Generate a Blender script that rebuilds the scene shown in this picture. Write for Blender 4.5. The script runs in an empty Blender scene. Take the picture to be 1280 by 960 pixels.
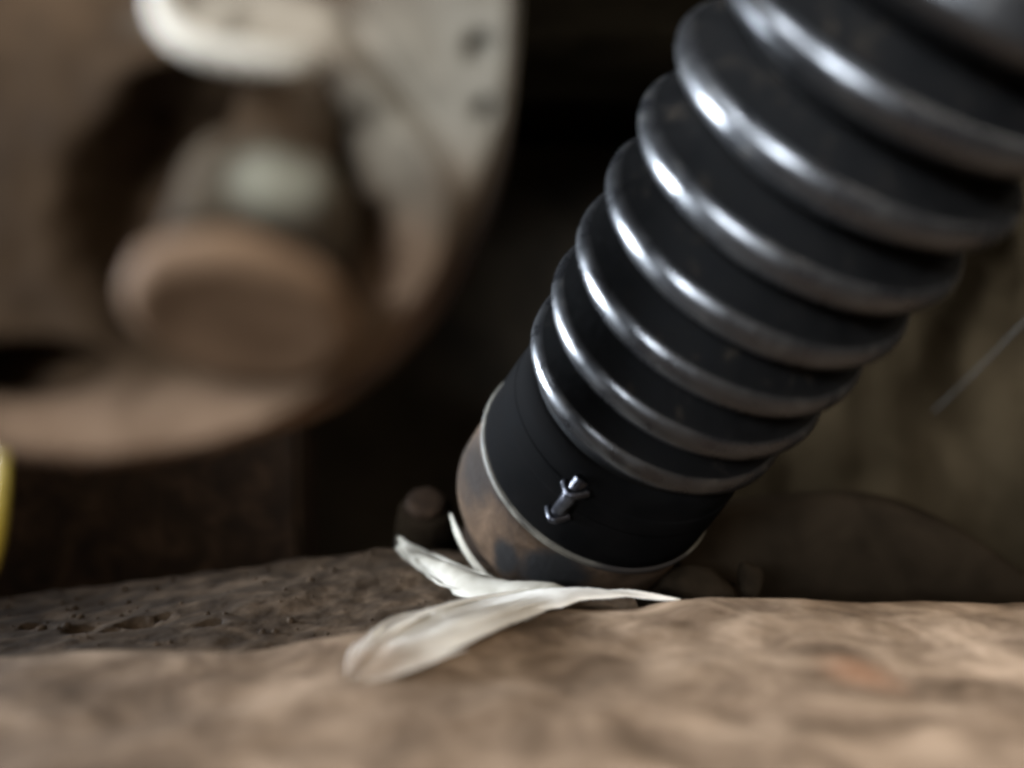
import bpy, bmesh, math, random
from mathutils import Vector, noise
random.seed(7)
S = bpy.context.scene
COL = S.collection
R = math.radians

# ------------------------------------------------------------------ camera
cam_d = bpy.data.cameras.new('camera')
cam = bpy.data.objects.new('camera', cam_d); COL.objects.link(cam)
cam.location = (0, 0, 0); cam.rotation_euler = (R(90), 0, 0)
cam_d.sensor_width = 36; cam_d.lens = 30.0
cam_d.clip_start = 0.005; cam_d.clip_end = 20
cam_d.dof.use_dof = True
cam_d.dof.focus_distance = 0.266
cam_d.dof.aperture_fstop = 3.2
S.camera = cam
F = 1280 * 30 / 36

# ------------------------------------------------------------------ world and lamps
W = bpy.data.worlds.new('World'); S.world = W; W.use_nodes = True
bg = W.node_tree.nodes['Background']
bg.inputs['Color'].default_value = (1.0, 0.86, 0.70, 1); bg.inputs['Strength'].default_value = 0.06

def area(name, loc, target, sx, sy, power, color):
    l = bpy.data.lights.new(name, 'AREA'); l.shape = 'RECTANGLE'; l.size = sx; l.size_y = sy
    l.energy = power; l.color = color
    o = bpy.data.objects.new(name, l); COL.objects.link(o); o.location = loc
    o.rotation_euler = (Vector(target) - Vector(loc)).to_track_quat('-Z', 'Y').to_euler()
    return o
# daylight enters at opening and side; behind, front and over are added fills
area('daylight_opening', (-0.25, -0.50, 0.15), (0.085, 0.22, 0.075), 0.36, 0.14, 0.95, (0.78, 0.87, 1.0)).data.spread = R(24)
area('fill_behind', (0.52, -0.14, 0.42), (0.14, 0.12, -0.10), 0.60, 0.40, 5.5, (1.0, 0.93, 0.84))
area('fill_front', (0.02, -0.85, 0.22), (0.02, 0.15, 0.0), 1.40, 0.80, 2.0, (1.0, 0.88, 0.74))
area('fill_over', (-0.48, -0.20, 0.42), (0.06, 0.215, 0.05), 0.36, 0.22, 0.65, (0.80, 0.88, 1.0)).data.spread = R(28)
area('daylight_side', (-0.62, 0.36, 0.13), (0.06, 0.205, 0.07), 0.78, 0.17, 6.6, (0.76, 0.86, 1.0)).data.spread = R(32)
sl = bpy.data.lights.new('daylight_sliver', 'SPOT'); sl.energy = 60; sl.spot_size = R(9); sl.spot_blend = 1.0; sl.shadow_soft_size = 0.01; sl.color = (1.0, 0.96, 0.9)
so_ = bpy.data.objects.new('daylight_sliver', sl); COL.objects.link(so_); so_.location = (-0.50, 0.34, 0.22)
so_.rotation_euler = (Vector((-0.004, 0.240, -0.064)) - so_.location).to_track_quat('-Z', 'Y').to_euler()

S.view_settings.view_transform = 'Standard'
S.view_settings.look = 'None'
S.view_settings.exposure = 0.0
S.view_settings.gamma = 1.0
S.cycles.use_denoising = True
S.cycles.denoiser = 'OPENIMAGEDENOISE'
S.cycles.use_light_tree = False
S.cycles.filter_width = 3.3
S.cycles.sample_clamp_indirect = 3.0
S.cycles.max_bounces = 6
S.cycles.glossy_bounces = 1

# ------------------------------------------------------------------ helpers
def P(px, py, d):
    return Vector(((px - 640) / F * d, d, -(py - 480) / F * d))

def link(name, me, mat=None, parent=None, smooth=True, kind=None):
    o = bpy.data.objects.new(name, me); COL.objects.link(o)
    if mat: me.materials.append(mat)
    if smooth: me.polygons.foreach_set('use_smooth', [True] * len(me.polygons))
    if parent: o.parent = parent
    if kind: o['kind'] = kind
    return o

def mesh_grid(name, rows, closed_u=False):
    """rows: list of equal-length lists of points"""
    n = len(rows[0]); v = [p for r in rows for p in r]; f = []
    for i in range(len(rows) - 1):
        for j in range(n if closed_u else n - 1):
            k = (j + 1) % n
            f.append((i * n + j, i * n + k, (i + 1) * n + k, (i + 1) * n + j))
    me = bpy.data.meshes.new(name); me.from_pydata(v, [], f); me.update()
    bm = bmesh.new(); bm.from_mesh(me); bmesh.ops.remove_doubles(bm, verts=bm.verts, dist=1e-7)
    bmesh.ops.recalc_face_normals(bm, faces=bm.faces); bm.to_mesh(me); bm.free()
    return me

def frame(ax):
    ax = Vector(ax).normalized()
    u = ax.cross(Vector((0, 0, 1))).normalized(); v = ax.cross(u)
    return ax, u, v

def lathe(name, origin, ax, prof, mat, parent, n=96, wob=0.0, seed=0, off=None):
    """prof: (s, r) along the axis"""
    ax, u, v = frame(ax); rows = []
    off = off or Vector((0, 0, 0))
    for s, r in prof:
        row = []
        for k in range(n):
            a = 2 * math.pi * k / n
            rr = r
            if wob:
                q = Vector((math.cos(a) * 2.2, math.sin(a) * 2.2, s * 90 + seed))
                rr = r + wob * noise.noise(q)
            row.append(Vector(origin) + ax * s + (u * math.cos(a) + v * math.sin(a)) * rr - off)
        rows.append(row)
    return link(name, mesh_grid(name, rows, True), mat, parent)

def spline(pts, n):
    """Catmull-Rom through tuples"""
    pts = [tuple(p) for p in pts]; P_ = [pts[0]] + pts + [pts[-1]]; out = []
    segs = len(pts) - 1
    for i in range(n + 1):
        t = i / n * segs; k = min(int(t), segs - 1); t -= k
        a, b, c, d = P_[k], P_[k + 1], P_[k + 2], P_[k + 3]
        out.append(tuple(0.5 * (2 * b[j] + (c[j] - a[j]) * t + (2 * a[j] - 5 * b[j] + 4 * c[j] - d[j]) * t * t
                         + (3 * b[j] - a[j] - 3 * c[j] + d[j]) * t ** 3) for j in range(len(a))))
    return out

def tube(name, pts, r, mat, parent=None, n=14, steps=40, flat=1.0, off=None):
    off = off or Vector((0, 0, 0))
    sp = [Vector(p) for p in spline(pts, steps)]; rows = []
    rad = r if callable(r) else (lambda t: r)
    for i, p in enumerate(sp):
        t = (sp[min(i + 1, steps)] - sp[max(i - 1, 0)]).normalized()
        u = t.cross(Vector((0, 1, 0.01))).normalized(); v = t.cross(u)
        q = rad(i / steps)
        rows.append([p + u * math.cos(2 * math.pi * k / n) * q + v * math.sin(2 * math.pi * k / n) * q * flat - off for k in range(n)])
    rows = [[sp[0] - off] * n] + rows + [[sp[-1] - off] * n]
    return link(name, mesh_grid(name, rows, True), mat, parent)

def thing(name, label, cat, loc, group=None):
    o = bpy.data.objects.new(name, None); COL.objects.link(o); o.location = loc
    o.empty_display_size = 0.01
    o['label'] = label; o['category'] = cat
    if group: o['group'] = group
    return o

def tag(o, label, cat, group=None):
    o['label'] = label; o['category'] = cat
    if group: o['group'] = group
    return o

def sstep(a, b, x):
    t = max(0.0, min(1.0, (x - a) / (b - a))); return t * t * (3 - 2 * t)

def fbm(x, y, z=0.0, o=4):
    return noise.fractal(Vector((x, y, z)), 1.0, 2.0, o)

# ------------------------------------------------------------------ materials
def mat(name, stops, scale=60, rough=(0.7, 0.95), bump=0.15, bscale=400, metal=0.0, detail=6, spec=0.3, dist=0.4):
    m = bpy.data.materials.new(name); m.use_nodes = True
    nt = m.node_tree; N = nt.nodes; L = nt.links
    b = N['Principled BSDF']; b.inputs['Metallic'].default_value = metal
    b.inputs['Specular IOR Level'].default_value = spec
    tc = N.new('ShaderNodeTexCoord')
    n1 = N.new('ShaderNodeTexNoise'); n1.inputs['Scale'].default_value = scale; n1.inputs['Detail'].default_value = detail
    n1.inputs['Roughness'].default_value = 0.62; n1.inputs['Distortion'].default_value = dist
    L.new(tc.outputs['Object'], n1.inputs['Vector'])
    cr = N.new('ShaderNodeValToRGB'); e = cr.color_ramp.elements
    while len(e) < len(stops): e.new(0.5)
    for q, (pos, c) in zip(e, stops): q.position = pos; q.color = (*c, 1)
    L.new(n1.outputs['Fac'], cr.inputs['Fac']); L.new(cr.outputs['Color'], b.inputs['Base Color'])
    mr = N.new('ShaderNodeMapRange'); mr.inputs['From Min'].default_value = 0.3; mr.inputs['From Max'].default_value = 0.7
    mr.inputs['To Min'].default_value = rough[0]; mr.inputs['To Max'].default_value = rough[1]
    L.new(n1.outputs['Fac'], mr.inputs['Value']); L.new(mr.outputs['Result'], b.inputs['Roughness'])
    n2 = N.new('ShaderNodeTexNoise'); n2.inputs['Scale'].default_value = bscale; n2.inputs['Detail'].default_value = 5
    L.new(tc.outputs['Object'], n2.inputs['Vector'])
    bp = N.new('ShaderNodeBump'); bp.inputs['Strength'].default_value = bump; bp.inputs['Distance'].default_value = 0.001
    L.new(n2.outputs['Fac'], bp.inputs['Height']); L.new(bp.outputs['Normal'], b.inputs['Normal'])
    m['ramp'] = cr.name
    return m

def add_patch(m, centre, radius, color, soft=0.5, wob=0.35, scale=45):
    """a stain, worn patch, painted-in light or other tone with an outline of its own, fixed to the surface (object space)"""
    nt = m.node_tree; N = nt.nodes; L = nt.links; b = N['Principled BSDF']
    src = b.inputs['Base Color'].links[0].from_socket
    tc = N.new('ShaderNodeTexCoord')
    sub = N.new('ShaderNodeVectorMath'); sub.operation = 'SUBTRACT'; sub.inputs[1].default_value = centre
    L.new(tc.outputs['Object'], sub.inputs[0])
    div = N.new('ShaderNodeVectorMath'); div.operation = 'DIVIDE'; div.inputs[1].default_value = radius
    L.new(sub.outputs[0], div.inputs[0])
    ln = N.new('ShaderNodeVectorMath'); ln.operation = 'LENGTH'; L.new(div.outputs[0], ln.inputs[0])
    ns = N.new('ShaderNodeTexNoise'); ns.inputs['Scale'].default_value = scale; ns.inputs['Detail'].default_value = 4
    L.new(tc.outputs['Object'], ns.inputs['Vector'])
    ma = N.new('ShaderNodeMath'); ma.operation = 'MULTIPLY_ADD'; ma.inputs[1].default_value = wob * 2; L.new(ns.outputs['Fac'], ma.inputs[0])
    ma.inputs[2].default_value = -wob
    ad = N.new('ShaderNodeMath'); ad.operation = 'ADD'; L.new(ln.outputs['Value'], ad.inputs[0]); L.new(ma.outputs[0], ad.inputs[1])
    mr = N.new('ShaderNodeMapRange'); mr.interpolation_type = 'SMOOTHSTEP'
    mr.inputs['From Min'].default_value = 1 - soft; mr.inputs['From Max'].default_value = 1 + soft
    mr.inputs['To Min'].default_value = 1; mr.inputs['To Max'].default_value = 0
    L.new(ad.outputs[0], mr.inputs['Value'])
    mx = N.new('ShaderNodeMix'); mx.data_type = 'RGBA'
    L.new(mr.outputs['Result'], mx.inputs['Factor']); L.new(src, mx.inputs[6]); mx.inputs[7].default_value = (*color, 1)
    L.new(mx.outputs[2], b.inputs['Base Color'])

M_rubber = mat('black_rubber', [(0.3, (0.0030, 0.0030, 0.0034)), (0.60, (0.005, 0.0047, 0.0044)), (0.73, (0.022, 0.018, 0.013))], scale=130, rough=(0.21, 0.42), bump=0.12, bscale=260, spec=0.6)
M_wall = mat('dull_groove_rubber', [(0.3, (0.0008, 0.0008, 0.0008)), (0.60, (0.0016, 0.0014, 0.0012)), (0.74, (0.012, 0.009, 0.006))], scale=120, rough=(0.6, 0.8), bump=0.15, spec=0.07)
M_matte = mat('matte_rubber', [(0.3, (0.0018, 0.0018, 0.0018)), (0.7, (0.0035, 0.0032, 0.003))], scale=90, rough=(0.75, 0.9), bump=0.08, spec=0.01)
M_band = mat('clamp_steel', [(0.35, (0.05, 0.05, 0.05)), (0.65, (0.16, 0.16, 0.17))], scale=160, rough=(0.25, 0.45), metal=0.8)
M_buckle = mat('buckle_steel', [(0.35, (0.015, 0.015, 0.017)), (0.65, (0.055, 0.055, 0.062))], scale=300, rough=(0.25, 0.4), metal=0.9)
M_bead = mat('dusty_rim', [(0.3, (0.022, 0.018, 0.012)), (0.7, (0.12, 0.108, 0.082))], scale=90, rough=(0.5, 0.8))
M_cup = mat('blue_grey_steel', [(0.3, (0.32, 0.33, 0.37)), (0.7, (0.52, 0.54, 0.60))], scale=50, rough=(0.35, 0.55), metal=0.3)
M_tan = mat('tan_rust', [(0.3, (0.013, 0.008, 0.0045)), (0.5, (0.042, 0.026, 0.015)), (0.7, (0.095, 0.060, 0.036))], scale=55, bump=0.4, spec=0.08)
M_rust = mat('dark_rust', [(0.3, (0.009, 0.0057, 0.0036)), (0.5, (0.022, 0.013, 0.0075)), (0.7, (0.045, 0.027, 0.016))], scale=60, bump=0.5, spec=0.08)
M_arm = mat('dirty_forged_steel', [(0.3, (0.012, 0.0070, 0.0036)), (0.5, (0.021, 0.0126, 0.0066)), (0.7, (0.036, 0.0215, 0.0115))], scale=35, bump=0.0, spec=0.03)
M_bolt = mat('rusty_bolt', [(0.3, (0.046, 0.0275, 0.0155)), (0.5, (0.076, 0.0460, 0.0262)), (0.7, (0.115, 0.071, 0.0415))], scale=70, bump=0.0, spec=0.03)
M_shank = mat('scuffed_shank_highlit', [(0.42, (0.013, 0.0088, 0.0052)), (0.52, (0.022, 0.0155, 0.0095)), (0.64, (0.036, 0.028, 0.018))], scale=60, rough=(0.8, 1.0), spec=0.03, bump=0.0)
M_pale = mat('pale_bare_metal_and_sun_patch', [(0.3, (0.19, 0.17, 0.13)), (0.55, (0.34, 0.31, 0.25)), (0.8, (0.44, 0.405, 0.34))], scale=60, rough=(0.45, 0.7), bump=0.2)
M_lip = mat('worn_flange_metal', [(0.3, (0.11, 0.091, 0.066)), (0.55, (0.19, 0.165, 0.126)), (0.8, (0.255, 0.225, 0.178))], scale=60, rough=(0.5, 0.75), bump=0.0)
M_white = mat('sun_patch_white', [(0.3, (0.66, 0.60, 0.51)), (0.6, (0.80, 0.75, 0.66))], scale=50, rough=(0.5, 0.75), bump=0.15)  # near-white colour paints the sun patch onto the strip
M_beam = mat('dusty_brown_beam', [(0.28, (0.056, 0.036, 0.021)), (0.45, (0.145, 0.096, 0.060)), (0.58, (0.240, 0.164, 0.105)), (0.74, (0.35, 0.245, 0.162))], scale=42, bump=0.4, bscale=200, dist=0.6, spec=0.08)
M_ledge = mat('crusted_rust', [(0.3, (0.022, 0.014, 0.0085)), (0.5, (0.052, 0.034, 0.020)), (0.7, (0.115, 0.076, 0.047))], scale=70, bump=0.8, bscale=220, spec=0.08)
M_wire = mat('faded_wire', [(0.3, (0.006, 0.005, 0.003)), (0.7, (0.012, 0.010, 0.007))], scale=80)
M_panel = mat('dim_brown_panel', [(0.3, (0.0055, 0.0038, 0.0020)), (0.7, (0.0150, 0.0104, 0.0056))], scale=14, bump=0.3, spec=0.0)
M_black = mat('black_underbody', [(0.3, (0.022, 0.0175, 0.012)), (0.7, (0.055, 0.042, 0.028))], scale=10, bump=0.3, spec=0.05)
M_soot = mat('sooty_steel', [(0.3, (0.007, 0.005, 0.0032)), (0.7, (0.015, 0.0105, 0.0065))], scale=40, bump=0.4, spec=0.0)
M_yellow = mat('yellow_plastic', [(0.3, (0.20, 0.135, 0.010)), (0.7, (0.27, 0.19, 0.018))], scale=40, rough=(0.4, 0.6), bump=0.05)

# ------------------------------------------------------------------ setting: underbody round the joint
def sheet(name, quad, mt, nx=40, ny=40, amp=0.004, fs=20, label=None):
    a, b, c, d = quad; rows = []
    nrm = (b - a).cross(d - a).normalized()
    for i in range(ny + 1):
        v = i / ny
        rows.append([(a * (1 - u) + b * u) * (1 - v) + (d * (1 - u) + c * u) * v
                     + nrm * amp * fbm(u * fs * 0.3, v * fs * 0.3, len(name)) for u in [j / nx for j in range(nx + 1)]])
    o = link(name, mesh_grid(name, rows), mt)
    so = o.modifiers.new('solid', 'SOLIDIFY'); so.thickness = 0.004; so.offset = 0
    return o
o = sheet('underbody_wall', (Vector((-.9, .85, -.5)), Vector((1.1, .85, -.5)), Vector((1.1, .85, .6)), Vector((-.9, .85, .6))), M_black, amp=.03)
o['kind'] = 'structure'
o = sheet('ground', (Vector((-1.2, -.6, -.32)), Vector((1.2, -.6, -.32)), Vector((1.2, 1.1, -.32)), Vector((-1.2, 1.1, -.32))), M_black, amp=.02)
o['kind'] = 'structure'

# dim brown panel behind the boot on the right
o = sheet('brown_panel', (P(880, 900, .52), P(1500, 900, .40), P(1500, -100, .38), P(880, -100, .56)), M_panel, amp=.02, fs=12)
tag(o, 'dim brown body panel behind the black ribbed boot', 'body panel')
o = sheet('floor_pan', (Vector((-.7, .25, .165)), Vector((.8, .25, .165)), Vector((.9, .86, .24)), Vector((-.8, .86, .24))), M_panel, amp=.010, fs=16)
tag(o, 'dark brown floor pan over the black gap between arm and boot', 'floor pan')
# thin pale line along the panel
o = tube('thin_wire', [P(1310, 372, .385), P(1265, 418, .40), P(1218, 466, .42), P(1168, 514, .44)], .0004, M_wire)
tag(o, 'thin pale wire running down the dim brown panel', 'wire')

# dark rail on the left
def block(name, pts_front, depth, mt, parent=None, amp=0.0):
    """front polygon extruded away from the viewer, bevelled"""
    bm = bmesh.new()
    a = [bm.verts.new(p) for p in pts_front]; b = [bm.verts.new(p + depth) for p in pts_front]
    n = len(a); bm.faces.new(a); bm.faces.new(b[::-1])
    for i in range(n): bm.faces.new((a[i], b[i], b[(i + 1) % n], a[(i + 1) % n]))
    bmesh.ops.recalc_face_normals(bm, faces=bm.faces)
    bmesh.ops.bevel(bm, geom=list(bm.edges), offset=.004, segments=3, affect='EDGES', clamp_overlap=True)
    me = bpy.data.meshes.new(name); bm.to_mesh(me); bm.free()
    return link(name, me, mt, parent, smooth=False)
o = block('chassis_rail', [P(-260, 800, .40), P(385, 800, .42), P(376, 640, .42), P(374, 430, .42), P(-260, 430, .40)], Vector((-.02, .12, 0)), M_rust)
tag(o, 'dark rusty chassis rail behind the blurred suspension arm', 'rail')

# ------------------------------------------------------------------ black ribbed boot
P0 = P(826.09, 468.37, .2704137); AZ, EL = 1.08061967, .78689993
AX = Vector((math.cos(EL) * math.cos(AZ), -math.sin(EL), math.cos(EL) * math.sin(AZ)))
PITCH = .01952; RC = .0447; RV = .0335
boot = thing('rubber_boot', 'glossy black ribbed rubber boot rising diagonally from the tan housing', 'rubber boot', P0)
BEAD = .0046             # each fold ends in a fat rounded rib whose flanks run straight into steep walls
TA = R(58)
def fold_profile(rc):
    e = BEAD * math.sin(TA); d = BEAD * (1 - math.cos(TA)); run = .5 * PITCH - e; rv = rc - d - run * math.tan(TA) * .95
    pr = [(-.5 * PITCH + run * i / 9, rv + (rc - d - rv) * i / 9) for i in range(9)]
    pr += [(BEAD * math.sin(a), rc - BEAD + BEAD * math.cos(a)) for a in [-TA + 2 * TA * i / 24 for i in range(25)]]
    pr += [(e + run * i / 9, rc - d + (rv - rc + d) * i / 9) for i in range(1, 10)]
    return pr
for k in range(7):       # k = 0 is the fold next to the lower collar
    rc = RC - (.0010 if k == 0 else 0) + k * .00004
    prof = [(k * PITCH + s_, r_) for s_, r_ in fold_profile(rc)]
    if k == 0: prof = [(s, max(r, .0385)) if s < 0 else (s, r) for s, r in prof]
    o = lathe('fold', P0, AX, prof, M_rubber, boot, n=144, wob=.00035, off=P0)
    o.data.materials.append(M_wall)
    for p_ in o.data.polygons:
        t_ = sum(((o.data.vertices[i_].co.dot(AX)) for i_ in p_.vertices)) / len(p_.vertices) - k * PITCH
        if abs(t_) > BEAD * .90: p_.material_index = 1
e0 = -.5 * PITCH
lathe('lower_collar', P0, AX, [(e0, .0385), (e0 - .001, .0398), (-.0165, .0410), (-.030, .0425), (-.040, .0432), (-.0455, .0438), (-.0468, .0430), (-.0466, .036)], M_matte, boot, off=P0, wob=.0002)
lathe('rim_bead', P0, AX, [(-.0462, .0425), (-.0464, .0439), (-.0472, .0446), (-.0482, .0446), (-.0490, .0438), (-.0490, .040)], M_bead, boot, off=P0, wob=.0003)
lathe('clamp_band', P0, AX, [(-.0205, .0412), (-.0207, .0416), (-.0215, .0418), (-.0275, .0424), (-.0283, .0424), (-.0285, .0418)], M_matte, boot, off=P0)
e1 = 6.5 * PITCH
lathe('upper_collar', P0, AX, [(e1, RV), (e1 + .002, .0360), (e1 + .006, .0425), (e1 + .009, .0440), (e1 + .011, .0436), (e1 + .013, .0415), (e1 + .022, .0415), (e1 + .022, .030)], M_rubber, boot, off=P0)
# crimped clamp buckle on the lower collar
ax, u, v = frame(AX)
def on_collar(px, py, s_guess, r):
    """point of the collar surface whose direction from the axis faces the given place"""
    best = None
    for k in range(720):
        a = 2 * math.pi * k / 720
        q = P0 + AX * s_guess + (u * math.cos(a) + v * math.sin(a)) * r
        e = math.hypot(640 + F * q.x / q.y - px, 480 - F * q.z / q.y - py)
        if q.y < (P0 + AX * s_guess).y and (best is None or e < best[0]): best = (e, a)
    return best[1]
ang = on_collar(718, 612, -.0245, .043)
def cpt(s, da, r): 
    a = ang + da; return P0 + AX * s + (u * math.cos(a) + v * math.sin(a)) * r
buckle = tube('clamp_buckle', [cpt(-.034, 0, .0435), cpt(-.030, 0, .0448), cpt(-.024, 0, .0455), cpt(-.018, 0, .0448), cpt(-.014, 0, .043)], .0024, M_buckle, boot, off=P0)
for s in (-.0175, -.0315):
    w = .085 if s > -.02 else .075
    bar = tube('crimp_bar', [cpt(s - .0012, -w, .0440), cpt(s, 0, .0478), cpt(s + .0012, w, .0440)], .0013, M_buckle, buckle, off=P0, steps=16)

# steel cup the boot's wide end is clamped on
cup = thing('joint_cup', 'blue grey steel joint cup at the top end of the ribbed boot', 'joint cup', P0 + AX * (e1 + .023))
lathe('cup_body', P0, AX, [(e1 + .0225, .020), (e1 + .0225, .0400), (e1 + .026, .0430), (e1 + .031, .0450), (e1 + .045, .0455), (e1 + .048, .0450), (e1 + .049, .040), (e1 + .049, .0)], M_cup, cup, off=P0 + AX * (e1 + .023))

# ------------------------------------------------------------------ tan housing under the boot
hs = P0 + AX * -.049
hous = thing('axle_housing', 'tan rusty axle housing that the boot is seated on', 'axle housing', hs)
lathe('housing_body', P0, AX, [(-.0492, .0), (-.0492, .0425), (-.052, .0436), (-.060, .0436), (-.074, .0440), (-.0785, .0440), (-.0794, .030)], M_tan, hous, off=hs, wob=.0012)
lathe('hub_neck', P0, AX, [(-.0795, .0), (-.0795, .0360), (-.092, .034), (-.12, .030), (-.12, .0)], M_rust, hous, off=hs, wob=.0008)
axv, uu, vv = frame(AX)
def hpt(px, py, s, r):
    best = None
    for k in range(720):
        a = 2 * math.pi * k / 720; q = P0 + AX * s + (uu * math.cos(a) + vv * math.sin(a)) * r
        e = math.hypot(640 + F * q.x / q.y - px, 480 - F * q.z / q.y - py)
        if best is None or e < best[0]: best = (e, a)
    return best[1]
a0 = hpt(572, 640, -.083, .0455); a1 = hpt(625, 735, -.083, .0455)
if a1 - a0 > math.pi: a1 -= 2 * math.pi
if a0 - a1 > math.pi: a1 += 2 * math.pi
rows = []
for k in range(33):
    a = a0 + (a1 - a0) * k / 32; e = uu * math.cos(a) + vv * math.sin(a)
    w = .0022 * min(1, .15 + k / 9)
    rows.append([P0 + AX * (-.083 + q * w) + e * (.0455 + r) - hs for q, r in ((-1, 0), (-.7, .0006), (.7, .0006), (1, 0), (.7, -.0004), (-.7, -.0004))])
link('spring_clip', mesh_grid('spring_clip', rows, True), M_pale, hous)
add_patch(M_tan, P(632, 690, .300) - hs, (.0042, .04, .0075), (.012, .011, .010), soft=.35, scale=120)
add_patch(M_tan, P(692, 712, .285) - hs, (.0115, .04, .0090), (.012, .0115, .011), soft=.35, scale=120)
add_patch(M_tan, P(597, 585, .300) - hs, (.008, .04, .012), (.016, .012, .009), soft=.6, scale=90)  # darker towards the upper left of the housing
add_patch(M_bead, P(800, 735, .27) - P0, (.028, .05, .012), (.012, .009, .007), soft=.3, scale=90)
# bolt head beside it
bolt2 = thing('housing_bolt', 'small rusty round bolt head left of the tan housing', 'bolt', P(532, 640, .36))
lathe('bolt_head', P(532, 628, .36), (0.05, -.55, .8), [(.002, 0), (.002, .006), (.0014, .0080), (-.001, .0086), (-.0022, .0080), (-.0022, .005)], M_rust, bolt2, n=40, off=P(532, 640, .36), wob=.0006)
lathe('bolt_boss', P(532, 628, .36), (0.05, -.55, .8), [(-.0025, .004), (-.0025, .0100), (-.005, .0115), (-.03, .0150), (-.03, 0)], M_soot, bolt2, n=40, off=P(532, 640, .36), wob=.001)

# ------------------------------------------------------------------ foreground beam and the rusty ledge behind it
def heightfield(name, xs, ys, fn, mt, thick):
    rows = [[Vector((x, y, fn(x, y))) for x in xs] for y in ys]
    o = link(name, mesh_grid(name, rows), mt)
    return o
edge_pts = [(-400, 820), (-100, 812), (200, 800), (350, 795), (470, 778), (600, 756), (700, 748), (850, 743), (1300, 738), (1900, 738)]
ZB = -.0650
def edge_y(x):
    # far edge of the beam as a smooth curve in plan
    last = None
    for px, py in edge_pts:
        d = -ZB * F / (py - 480); X = (px - 640) / F * d
        if last and X >= last[0] and x <= X:
            t = (x - last[0]) / (X - last[0]); return last[1] + (d - last[1]) * t
        if last is None and x < X: return d
        last = (X, d)
    return last[1]
rows = []
nx, ny = 260, 120
for j in range(ny + 1):
    row = []
    for i in range(nx + 1):
        x = -.34 + .80 * i / nx
        ye = sum(edge_y(x + q) for q in (-.012, -.006, 0, .006, .012)) / 5 + .0012 * fbm(x * 60, 3.1)
        t = j / ny
        if t < .85:
            y = .035 + (ye - .035 - .006) * (t / .85)
            e = ye - y
            z = ZB + .0018 * fbm(x * 22, y * 22, 1.0, 3) + .0004 * fbm(x * 70, y * 70, 4)
            z *= 1.0
            if e < .02: z -= .0015 * (1 - e / .02) ** 2
        else:                                     # rounded far edge turning down
            a = (t - .85) / .15 * math.pi * .5
            y = ye - .006 + .006 * math.sin(a)
            z = ZB - .0012 - .006 * (1 - math.cos(a)) + .0018 * fbm(x * 22, y * 22, 1.0, 3) + .0004 * fbm(x * 70, y * 70, 4)
        row.append(Vector((x, y, z)))
    rows.append(row)
rows.append([Vector((p.x, p.y - .002, ZB - .035)) for p in rows[-1]])
rows.append([Vector((p.x, .035, ZB - .035)) for p in rows[-1]])
rows.append(rows[0])
beam = tag(link('axle_beam', mesh_grid('axle_beam', rows), M_beam), 'dusty brown steel beam filling the bottom of the view below the boot', 'beam')
add_patch(M_beam, (P(1075, 845, .19)), (.006, .009, .02), (.24, .13, .075), soft=.9, scale=90)

def ledge_z(x, y):
    z = -.074 + .127 * (max(-.26, min(-.055, x)) + .107) * sstep(.225, .32, y) + .0022 * fbm(x * 26, y * 26, 7, 4) + .0006 * noise.noise(Vector((x * 130, y * 130, 2)))
    for hx, hy, r in ((105, 776, .0048), (172, 772, .0056), (40, 768, .0030), (262, 782, .0036), (138, 782, .002), (205, 765, .002)):
        d = .073 * F / (hy - 480); X = (hx - 640) / F * d
        q = math.hypot((x - X) / r, (y - d) / (r * 1.2)); z -= .022 * (1 - sstep(.55, 1.0, q))
    return z
rows = []
for j in range(91):
    y = .215 + .150 * j / 90
    rows.append([Vector((x, y + .004 * fbm(x * 40, 9), ledge_z(x, y) - (.03 * sstep(.345, .365, y)))) for x in [-.36 + .40 * i / 220 for i in range(221)]])
rows.append([p - Vector((0, 0, .05)) for p in rows[-1]])
rows.append([Vector((p.x, .215, p.z)) for p in rows[-1]])
rows.append(rows[0])
tag(link('rusty_ledge', mesh_grid('rusty_ledge', rows), M_ledge), 'crusted rusty ledge with dark pits behind the dusty beam', 'ledge')
# loose crumbs on the ledge
bm = bmesh.new()
for k in range(190):
    x = random.uniform(-.24, -.015); y = random.uniform(.225, .34)
    r = random.choice((.0004, .0006, .0008, .0013)) * random.uniform(.7, 1.3)
    g = bmesh.ops.create_icosphere(bm, subdivisions=1, radius=r)['verts']
    c = Vector((x, y, ledge_z(x, y) + r * .1)); sd = random.random() * 50
    for q in g: q.co = q.co * (1 + .6 * noise.noise(q.co.normalized() * 1.9 + Vector((sd, 0, 0)))) + c
me = bpy.data.meshes.new('rust_crumbs'); bm.to_mesh(me); bm.free()
link('rust_crumbs', me, M_ledge, kind='stuff')

# clods of dirt behind the beam edge on the right
def clod(px, py, d, r, lab, sq=(1, 1, 1)):
    bm = bmesh.new(); bmesh.ops.create_icosphere(bm, subdivisions=3, radius=r); sd = px
    for q in bm.verts:
        q.co = q.co * (1 + .45 * fbm(q.co.x / r * .9 + sd, q.co.y / r * .9, q.co.z / r * .9)); q.co = Vector((q.co.x * sq[0], q.co.y * sq[1], q.co.z * sq[2]))
    me = bpy.data.meshes.new('dirt_clod'); bm.to_mesh(me); bm.free()
    o = link('dirt_clod', me, M_soot); o.location = P(px, py, d); tag(o, lab, 'dirt clod', 'dirt clods along the far edge of the beam')
clod(868, 733, .30, .009, 'broad brown dirt clod just right of the boot bottom', (1.5, 1, .9))
clod(938, 733, .30, .005, 'narrow upright brown dirt clod farther right of the boot', (.8, .8, 1.5))

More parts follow.
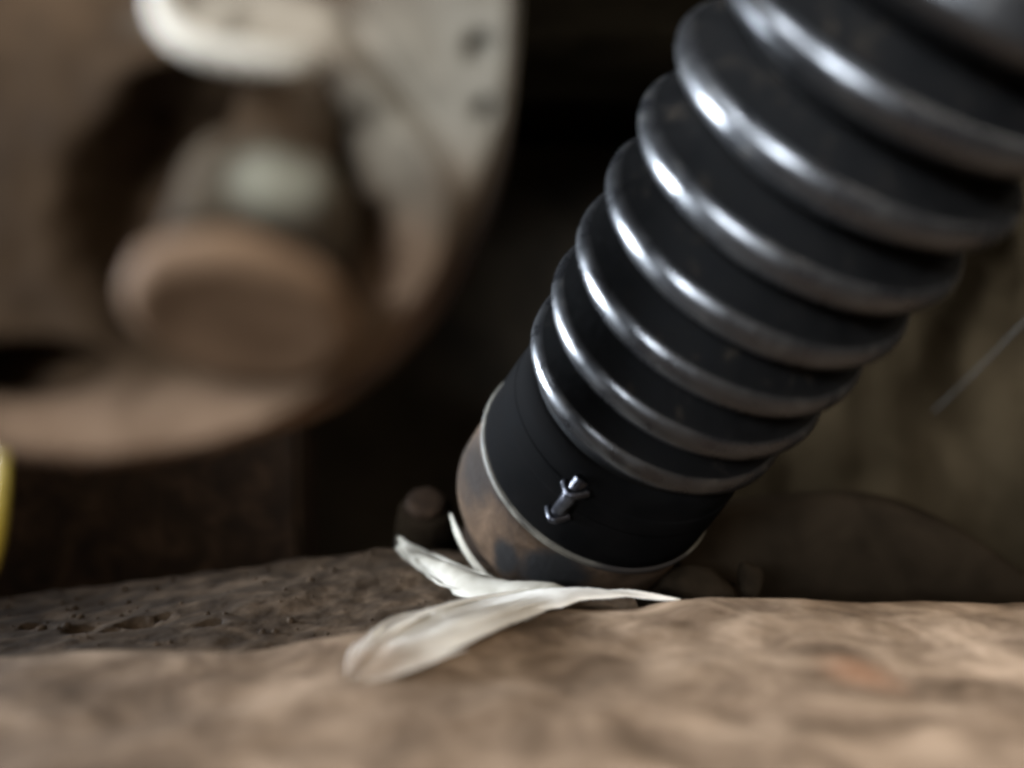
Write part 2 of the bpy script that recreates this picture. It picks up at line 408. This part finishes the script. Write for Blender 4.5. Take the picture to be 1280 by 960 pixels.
# dark curved cover behind the beam, right
br = spline([(850, 660), (930, 645), (1040, 634), (1110, 638), (1175, 660), (1230, 690), (1300, 740)], 40)
rows = []
for a in range(9):
    th = a / 8 * math.pi
    rows.append([P(px, py, .345) + Vector((0, .012 - .012 * math.cos(th), .005 * math.sin(th))) for px, py in br])
low = [Vector((p.x, .345, -.12)) for p in rows[0]]; lowb = [Vector((p.x, .369, -.12)) for p in rows[-1]]
tag(link('curved_bracket', mesh_grid('curved_bracket', [low] + rows + [lowb, low]), M_soot), 'low dark rusty bracket with curved top edge below the brown panel', 'bracket')

# ------------------------------------------------------------------ pale strip added in the shape of the sun patch on the beam edge
def ribbon(name, pts, mt, parent, off, arch=.0012, thick=.0007, n=10, steps=48):
    """pts: (px, py, depth, half-width in m, lift)"""
    sp = spline(pts, steps); top = []
    cs = [P(p[0], p[1], p[2]) for p in sp]
    for i, p in enumerate(sp):
        t = (cs[min(i + 1, steps)] - cs[max(i - 1, 0)]); t.z = 0; t.normalize()
        s = Vector((-t.y, t.x, 0)); c = cs[i] + Vector((0, 0, p[4])); wl, wr = (1 + .35 * fbm(c.x * 50, c.y * 50, z, 3) for z in (1.5, 8.5))
        top.append([c + s * p[3] * q * (wl if q < 0 else wr) + Vector((0, 0, arch * min(1, p[3] / .006) * (1 - q * q) + .0006 * fbm(c.x * 90 + q, c.y * 90, 3))) - off for q in [-1 + 2 * k / n for k in range(n + 1)]])
    rows = [r + [p - Vector((0, 0, thick)) for p in r[::-1]] for r in top]
    rows = [[sum(rows[0], Vector()) / len(rows[0])] * len(rows[0])] + rows + [[sum(rows[-1], Vector()) / len(rows[-1])] * len(rows[-1])]
    return link(name, mesh_grid(name, rows, True), mt, parent)
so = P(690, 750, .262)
add_patch(M_white, P(455, 842, .19) - so, (.013, .012, .02), (.30, .225, .16), soft=.8, scale=160)  # tail tinted towards beam brown, where the sun patch fades out
strip = thing('sun_patch_strip', 'white forked strip added as the sun patch across the beam edge under the boot', 'strip', so)
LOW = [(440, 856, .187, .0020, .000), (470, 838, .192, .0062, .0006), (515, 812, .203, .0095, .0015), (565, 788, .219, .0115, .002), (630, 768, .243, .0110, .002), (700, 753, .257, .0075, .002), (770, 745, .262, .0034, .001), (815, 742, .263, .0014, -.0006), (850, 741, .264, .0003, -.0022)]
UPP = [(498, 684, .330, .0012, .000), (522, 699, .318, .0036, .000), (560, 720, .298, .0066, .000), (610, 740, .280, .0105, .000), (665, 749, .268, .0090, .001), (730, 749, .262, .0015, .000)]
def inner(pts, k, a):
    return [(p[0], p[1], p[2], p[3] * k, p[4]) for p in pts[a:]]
ribbon('sun_patch_lower_prong', inner(LOW, .95, 0), M_white, strip, so, arch=.0018)
ribbon('sun_patch_upper_prong', inner(UPP, .95, 0), M_pale, strip, so, arch=.0045)
def fringe_strands(name, pts, n, mt, arch, seed, last=34):
    rnd = random.Random(seed); sp = spline(pts, 60); cs = [P(*p[:3]) for p in sp]; v = []; f = []
    for k in range(n):
        q0 = rnd.choice((-1, 1)) * rnd.gauss(.85, .22); q1 = q0 + rnd.gauss(0, .18)
        a = int(60 * max(0, rnd.uniform(-.15, .40))); b = min(last, a + int(60 * rnd.uniform(.12, .45)))
        hw = rnd.uniform(.0003, .0008); lf = rnd.uniform(-.0004, .0006); ph = rnd.random() * 30
        idx = list(range(a, b + 1, 3))
        if len(idx) < 3: continue
        base = len(v)
        for j, i in enumerate(idx):
            t = cs[min(i + 1, 60)] - cs[max(i - 1, 0)]; t.z = 0; t.normalize(); sd = Vector((-t.y, t.x, 0))
            w = j / (len(idx) - 1); q = q0 + (q1 - q0) * w + .06 * noise.noise(Vector((i * .2, ph, 0)))
            c = cs[i] + Vector((0, 0, sp[i][4] + lf + arch * max(0, 1 - q * q) + .0005)) + sd * sp[i][3] * q - so
            e = hw * min(1, 3 * w + .1, 3 * (1 - w) + .1)
            v += [c - sd * e, c + Vector((0, 0, e * .8)), c + sd * e, c - Vector((0, 0, e * .5))]
            if j:
                o_ = base + 4 * j
                for m_ in range(4): f.append((o_ - 4 + m_, o_ - 4 + (m_ + 1) % 4, o_ + (m_ + 1) % 4, o_ + m_))
    me = bpy.data.meshes.new(name); me.from_pydata(v, [], f); me.update()
    return link(name, me, mt, strip, kind='stuff')
fringe_strands('sun_patch_fringe', LOW, 70, M_white, .0022, 3)  # loose strands soften the outline of the added sun patch
fringe_strands('sun_patch_fringe', UPP, 26, M_pale, .0050, 5)

# ------------------------------------------------------------------ blurred suspension arm, close to the lens
outline = [(650, -150), (650, -40), (646, 60), (636, 130), (612, 215), (575, 300), (537, 362), (490, 420), (430, 478), (335, 535), (230, 566), (120, 579), (55, 575), (0, 568), (-80, 545), (-200, 500), (-320, 380), (-340, 100), (-300, -160), (0, -230), (300, -200), (560, -190)]
def arm_d(px, py, e):
    """depth of the forging's face; e = 0 at the outline .. 1 well inside"""
    d = .128 + (px - 300) * 4e-6 + (py - 300) * -1.5e-5
    d += .007 * (1 - math.sqrt(max(0, 1 - (1 - min(1, e / .055)) ** 2)))        # rounded outer edge
    q = math.hypot((px - 295) / 235, (py - 276) / 205)
    d += .016 * (1 - sstep(.45, 1.08, q)) * (1 - .5 * sstep(330, 460, px))                                           # pocket round the bolt
    d -= .0035 * math.exp(-((q - 1.10) / .09) ** 2) * sstep(-.2, .4, (px - 300) / 225 - (py - 305) / 205 - .2)   # its raised rim
    g = math.hypot((px - 40) / 120, (py - 462) / 42)
    d += .016 * (1 - sstep(.55, 1.05, g))                                          # dark slot low on the left
    t = (px - 430) * .84 - py * .54                                                # groove beside the rim
    d += .005 * math.exp(-(t / 22) ** 2) * sstep(230, 120, py)
    for hx, hy, r in ((600, 62, 26), (606, 138, 16)):
        d += .004 * (1 - sstep(.3, 1.1, math.hypot(px - hx, py - hy) / r))
    d += .0012 * fbm(px * .012, py * .012, 5)
    return d
ao = P(300, 300, .14)
arm = thing('suspension_arm', 'large blurred rusty suspension arm with a bolt hanging at upper left', 'suspension arm', ao)
ring = spline(outline + [outline[0]], 220)[:-1]
cx, cy = 250, 270; rows = []
for m in range(71):
    e = (m / 70) ** 1.4
    rows.append([P(cx + (x - cx) * (1 - e), cy + (y - cy) * (1 - e), arm_d(cx + (x - cx) * (1 - e), cy + (y - cy) * (1 - e), e)) - ao for x, y in ring])
back = [p + Vector((0, .040, 0)) for p in rows[0]]
backc = [Vector((0, .046, 0))] * len(ring)
link('arm_body', mesh_grid('arm_body', [backc, back] + rows, True), M_arm, arm)
# worn patches of old pale coating on the forging; the last two paint light
add_patch(M_arm, P(590, 60, .128) - ao, (.017, .03, .020), (.066, .057, .043), soft=.8, scale=70)
add_patch(M_arm, P(490, 110, .128) - ao, (.006, .03, .014), (.060, .050, .036), soft=.75, scale=70)
add_patch(M_arm, P(330, 15, .128) - ao, (.016, .03, .006), (.11, .09, .065), soft=.5, scale=70)
add_patch(M_arm, P(240, 545, .128) - ao, (.036, .04, .007), (.115, .074, .046), soft=.6, scale=70)  # lower lip painted lighter, as if catching the light
add_patch(M_arm, P(470, 395, .128) - ao, (.009, .03, .013), (.075, .048, .030), soft=.7, scale=70)  # edge right of the bolt painted lighter, as if lit
lip = tube('flange_lip', [P(196, -70, .118), P(203, 0, .117), P(217, 36, .116), P(255, 60, .115), P(310, 72, .115), P(360, 78, .116), P(398, 74, .119)], lambda t: .0020 * min(1, 8 * t + .2, 8 * (1 - t) + .2), M_lip, arm, off=ao)
# the bolt
bc = P(298, 410, .113); BA = (-.03, -.52, -.85)
bolt = lathe('ball_stud', bc, BA, [(-.0003, 0), (-.0003, .007), (-.0003, .0098), (.0002, .0115), (.0002, .0130), (-.0010, .0146), (-.003, .0150), (-.0048, .0140), (-.0054, .010), (-.0075, .0085)], M_bolt, arm, off=ao, wob=.0006)
lathe('shank', bc, BA, [(-.0072, .0090), (-.024, .0090), (-.025, .0080), (-.050, .0080)], M_arm, bolt, off=ao, wob=.0004)
add_patch(M_shank, P(345, 228, .112) - ao, (.0048, .010, .0036), (.105, .098, .072), soft=.8, scale=150)  # pale spot painted in as the highlight on the bushing
lathe('bushing', bc, BA, [(-.0095, .0090), (-.0095, .0112), (-.0110, .0128), (-.0190, .0128), (-.0230, .0125), (-.0250, .0100), (-.0255, .0075)], M_shank, bolt, off=ao, wob=.0008)

# ------------------------------------------------------------------ yellow strap at the left
tag(tube('yellow_strap', [P(4, 520, .170), P(3, 580, .168), P(-1, 640, .168), P(-9, 690, .170), P(-28, 745, .175)], .0017, M_yellow, flat=.5), 'bright yellow strap hanging under the blurred arm', 'strap')
